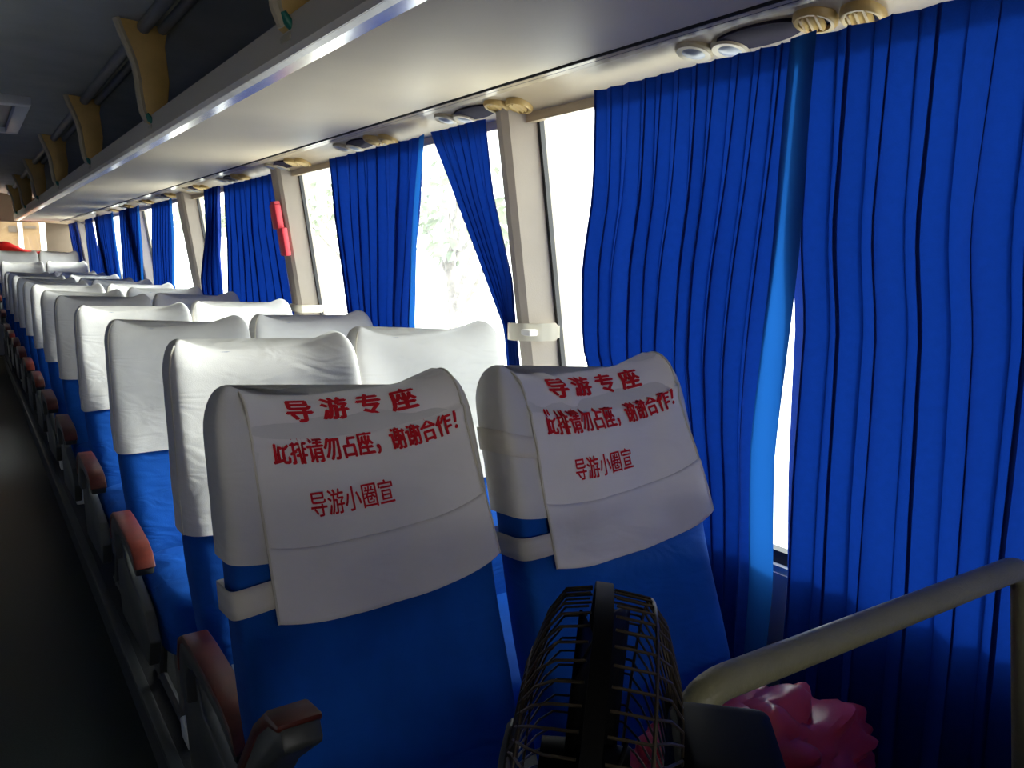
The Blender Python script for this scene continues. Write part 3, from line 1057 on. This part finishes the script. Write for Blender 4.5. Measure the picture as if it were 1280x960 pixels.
pp = tag(empty('light_block_panel', (0.78, 0.455, 0.15)), 'added unseen dark low partition standing under the handrail', 'blocker')  # added out of view to block front light from the lower guide seats
MB().prism([(-0.28, 0.0), (0.28, 0.0), (0.28, E(-0.69) - 0.15), (-0.28, E(-0.53) - 0.15)], 'y', -0.012, 0.012).build('panel', M_DASH, pp, bevel=0.006)
MB().tube([(-0.28, 0, E(-0.53) - 0.15), (0.28, 0, E(-0.69) - 0.15)], 0.014, 10).build('top_edge', M_GREYPL, pp)

# fan ------------------------------------------------------------------------
D = 0.55


def pix(px, py, d):
    q = Vector(((px - 640) / 1015, (py - 480) / 1015, 1.0))
    return Vector((0, 0, EYE)) + d * (r2 * q.x + d2 * q.y + fwd * q.z)


FC = pix(727, 972, D)
R_ = 0.128
fan = tag(empty('desk_fan', (FC.x, FC.y, FC.z - 0.24)), 'black wire-cage fan seen edge-on at the bottom of the view', 'fan')
ax = Vector((-right.x, -right.y, 0)).normalized()           # blows towards the aisle
vr = (FC - Vector((0, 0, EYE))).normalized()
ax = -r2 + vr * r2.dot(vr)
ax = (ax.normalized() * cos(radians(11)) + Vector((0, 0, 1)) * sin(radians(11))).normalized()
ax = (ax - vr * (ax.dot(vr) + 0.03)).normalized()
e1 = (Vector((0, 0, 1)) - ax * ax.z).normalized()
e2 = ax.cross(e1)
FO = FC - fan.location


def fl(a, r, h):
    return FO + e1 * (r * cos(a)) + e2 * (r * sin(a)) + ax * h


def ring(mb, r, h, tr, n=48, k=8):
    return mb.tube([fl(2 * pi * i / n, r, h) for i in range(n)], tr, k, closed=True)


mb = MB()


def rimfn(u, v):
    prof = [(R_ + 0.002, -0.006), (R_ + 0.002, 0.006), (R_ - 0.003, 0.006), (R_ - 0.003, -0.006)]
    r, hh = prof[int(round(v * 4)) % 4]
    return fl(2 * pi * u, r, hh)


mb.grid(rimfn, 64, 4, closed_u=True)
mb.build('rim', M_BLACK, fan, smooth=40)
NW = 56
wf_ = MB()
for k in range(NW):
    a = 2 * pi * k / NW
    wf_.tube([fl(a + 0.30 * s, r, h) for s, r, h in ((0, R_ - 0.002, 0.008), (0, R_ - 0.006, 0.026), (0.1, R_ - 0.022, 0.036), (0.45, R_ * 0.55, 0.046), (1.0, 0.028, 0.050))], 0.0010, 5)
gf = wf_.build('front_grille', M_WIRE, fan, smooth=60)
rg = MB()
ring(rg, R_ * 0.62, 0.0435, 0.0012, 48, 5)
rg.build('support_ring', M_WIRE, gf)
wb_ = MB()
for k in range(NW):
    a = 2 * pi * k / NW
    wb_.tube([fl(a + 0.35 * s, r, h) for s, r, h in ((0, R_ - 0.002, -0.008), (0, R_ - 0.004, -0.032), (0.15, R_ - 0.018, -0.044), (0.5, R_ * 0.6, -0.056), (1.0, 0.035, -0.062))], 0.0010, 5)
gb = wb_.build('rear_grille', M_WIRE, fan, smooth=60)
rg = MB()
ring(rg, R_ - 0.005, -0.034, 0.0013, 48, 5)
rg.build('support_ring', M_WIRE, gb)


def turned(prof, n=32):
    m_ = MB()

    def fn(u, v):
        r, h = prof[int(round(v * (len(prof) - 1)))]
        return fl(2 * pi * u, r, h)
    return m_.grid(fn, n, len(prof) - 1, closed_u=True, cap0=True, cap1=True)


turned([(0.030, 0.046), (0.030, 0.052), (0.026, 0.055), (0.008, 0.057)]).build('hub_badge', M_GREYPL, fan)
turned([(0.022, 0.030), (0.024, 0.01), (0.024, -0.03)]).build('hub', M_BLACK, fan)
for k in range(5):
    def blade(u, v, k=k):
        a = 2 * pi * k / 5 + (u - 0.5) * (0.75 + 0.25 * v)
        r = 0.022 + v * (R_ - 0.035)
        return fl(a, r, -0.004 + (u - 0.5) * -0.034)
    o_ = MB().grid(blade, 8, 6).build('blade', M_BLACK, fan, smooth=80, recalc=False)
    s_ = o_.modifiers.new('thickness', 'SOLIDIFY')
    s_.thickness = 0.002
# motor housing: rounded block behind the cage
MH = MB()
HX = Vector((ax.x, ax.y, ax.z * 0.35)).normalized()
HU = (Vector((0, 0, 1)) - HX * HX.z).normalized()


def mh(u, v):
    prof = [(0.0, -0.058), (0.90, -0.058), (1.0, -0.064), (1.0, -0.118), (0.98, -0.123), (0.94, -0.126), (0.0, -0.127)]
    k, hh = prof[int(round(v * 6))]
    a = 2 * pi * u
    c_, s_ = cos(a), sin(a)
    ex = 0.22
    return FO + HU * (0.046 * k * math.copysign(abs(c_) ** ex, c_) - 0.004) + e2 * (0.046 * k * math.copysign(abs(s_) ** ex, s_)) + HX * hh


MH.grid(mh, 36, 6, closed_u=True)
MH.build('motor_housing', M_BLACK, fan, smooth=50)
MB().tube([FO + ax * -0.11 - e1 * 0.04, FO + ax * -0.11 - e1 * 0.12, Vector((FO.x - ax.x * 0.08, FO.y - ax.y * 0.08, 0.02))], 0.014, 12).build('stem', M_BLACK, fan)
MB().lathe([(0.085, 0), (0.085, 0.012), (0.06, 0.026), (0.02, 0.032)], 28, c=(FO.x - ax.x * 0.08, FO.y - ax.y * 0.08, 0)).build('base', M_BLACK, fan)
# console the fan stands on (below the frame)
ft = fan.location
con_ = tag(empty('front_console', (ft.x + 0.05, ft.y - 0.05, 0.0)), 'low charcoal console carrying the fan', 'console')
ch = ft.z
MB().box(-0.17, 0.07, -0.15, 0.08, 0.0, ch - 0.03).build('console_body', M_DASH, con_, bevel=0.012)
MB().box(-0.18, 0.08, -0.16, 0.09, ch - 0.03, ch).build('console_top', M_GREYPL, con_, bevel=0.01)

# red plastic bag on the window-side guide seat cushion
bag = tag(empty('plastic_bag', (0.925, 0.74, 0.60)), 'crumpled red plastic bag lying behind the handrail', 'bag')


def bagfn(u, v):
    th = 2 * pi * u
    ph = pi * v
    d = Vector((sin(ph) * cos(th), sin(ph) * sin(th), cos(ph)))
    k = 1 + 0.30 * noise.noise(d * 1.6 + Vector((4.2, 1.0, 0))) + 0.40 * (abs(noise.noise(d * 2.6 + Vector((1, 7, 2)))) - 0.2) + 0.02 * noise.noise(d * 7)
    x, y, z = d.x * 0.23 * k, d.y * 0.12 * k, d.z * 0.095 * k
    z = max(z, -0.05)
    return (x, y, z + 0.05)


MB().grid(bagfn, 72, 40, closed_u=True).build('bag_body', M_BAG, bag, smooth=35)

# ---------------------------------------------------------------- red cloth on the rear shelf


def redc(u, v):
    x = 0.10 + 0.86 * u
    y = Y1 - 1.05 + 0.75 * v
    hh = 0.10 * math.exp(-((u - 0.42) / 0.2) ** 2) + 0.05 * math.exp(-((u - 0.1) / 0.2) ** 2) + 0.02
    z = E(-0.03) + 0.004 + hh * sin(pi * min(1, max(0, v))) ** 0.7 * 1.2 + 0.012 * noise.noise(Vector((u * 8, v * 7, 2)))* sin(pi * v)
    return (x, y, z)


rcl = tag(MB().grid(redc, 40, 24).build('red_cloth', M_REDCLOTH, smooth=60, recalc=False), 'rumpled red cloth lying on the rear shelf', 'cloth')
s_ = rcl.modifiers.new('thickness', 'SOLIDIFY')
s_.thickness = 0.004
s_.offset = 1

# ---------------------------------------------------------------- outside
gr = struct(MB().add([(-60, -40, -1.5), (60, -40, -1.5), (60, 80, -1.5), (-60, 80, -1.5)], [(0, 1, 2, 3)]).build('ground', M_GROUND, smooth=0), 'pale paved ground outside the bus')
random.seed(5)


def tree(x, y, hgt, seed, label):
    t = tag(empty('tree', (x, y, -1.5)), label, 'tree', 'trees outside the windows')
    tr = MB().tube([(0, 0, 0), (0.05, 0.05, hgt * 0.3), (-0.05, 0.1, hgt * 0.55), (0.1, 0.0, hgt * 0.8)], [0.16, 0.13, 0.1, 0.04], 10)
    tr.build('trunk', M_BARK, t)
    rr = random.Random(seed)
    for k in range(6):
        a = rr.uniform(0, 2 * pi)
        z = hgt * rr.uniform(0.32, 0.6)
        l_ = rr.uniform(0.8, 1.7)
        MB().tube([(0, 0.05, z), (cos(a) * l_ * 0.5, sin(a) * l_ * 0.5, z + l_ * 0.5), (cos(a) * l_, sin(a) * l_, z + l_ * 1.1)], [0.06, 0.045, 0.02], 7).build('branch', M_BARK, t)
    cr = MB()
    for k in range(260):
        a = rr.uniform(0, 2 * pi)
        rad = 1.9 * sqrt(rr.random())
        c_ = Vector((cos(a) * rad, sin(a) * rad, hgt * 0.75 + rr.uniform(-1.2, 1.2) * (1 - rad / 2.6)))
        q = Vector((rr.uniform(-1, 1), rr.uniform(-1, 1), rr.uniform(-1, 1))).normalized()
        w_ = q.orthogonal().normalized()
        u_ = q.cross(w_)
        s = rr.uniform(0.12, 0.26)
        cr.add([c_ - w_ * s, c_ + u_ * s * 0.5 + q * s * 0.1, c_ + w_ * s, c_ - u_ * s * 0.5 + q * s * 0.1], [(0, 1, 2, 3)])
    co = cr.build('foliage', M_LEAF, t, smooth=0, recalc=False)
    co['kind'] = 'stuff'


tree(8.0, 14.0, 5.0, 1, 'leafy tree outside, seen through the second window')
tree(9.5, 22.5, 5.6, 2, 'leafy tree outside, seen past the second pillar')
tree(9.0, 30.0, 5.2, 3, 'leafy tree outside, seen past the third pillar')
tree(9.5, 41.0, 6.0, 4, 'leafy tree outside, seen through the far side windows')
bd = tag(empty('building', (0.0, 24.0, -1.5)), 'tan building with pale window bands behind the bus', 'building')
MB().box(-6.0, 1.68, 0, 3, 0, 6.0).build('wall', M_FACADE, bd)
for (xa, xb, za, zb_) in ((1.00, 1.17, 3.40, 3.55), (1.00, 1.17, 3.72, 3.84), (1.34, 1.60, 3.50, 3.56), (1.34, 1.60, 3.68, 3.75), (-2.0, -0.5, 3.4, 3.8), (0.0, 0.8, 3.4, 3.8)):
    MB().box(xa, xb, -0.06, 0.02, za, zb_).build('window_band', M_FACDARK, bd)
MB().box(1.20, 1.30, -0.08, 0.02, 0, 6.0).build('pilaster', M_GROUND, bd)
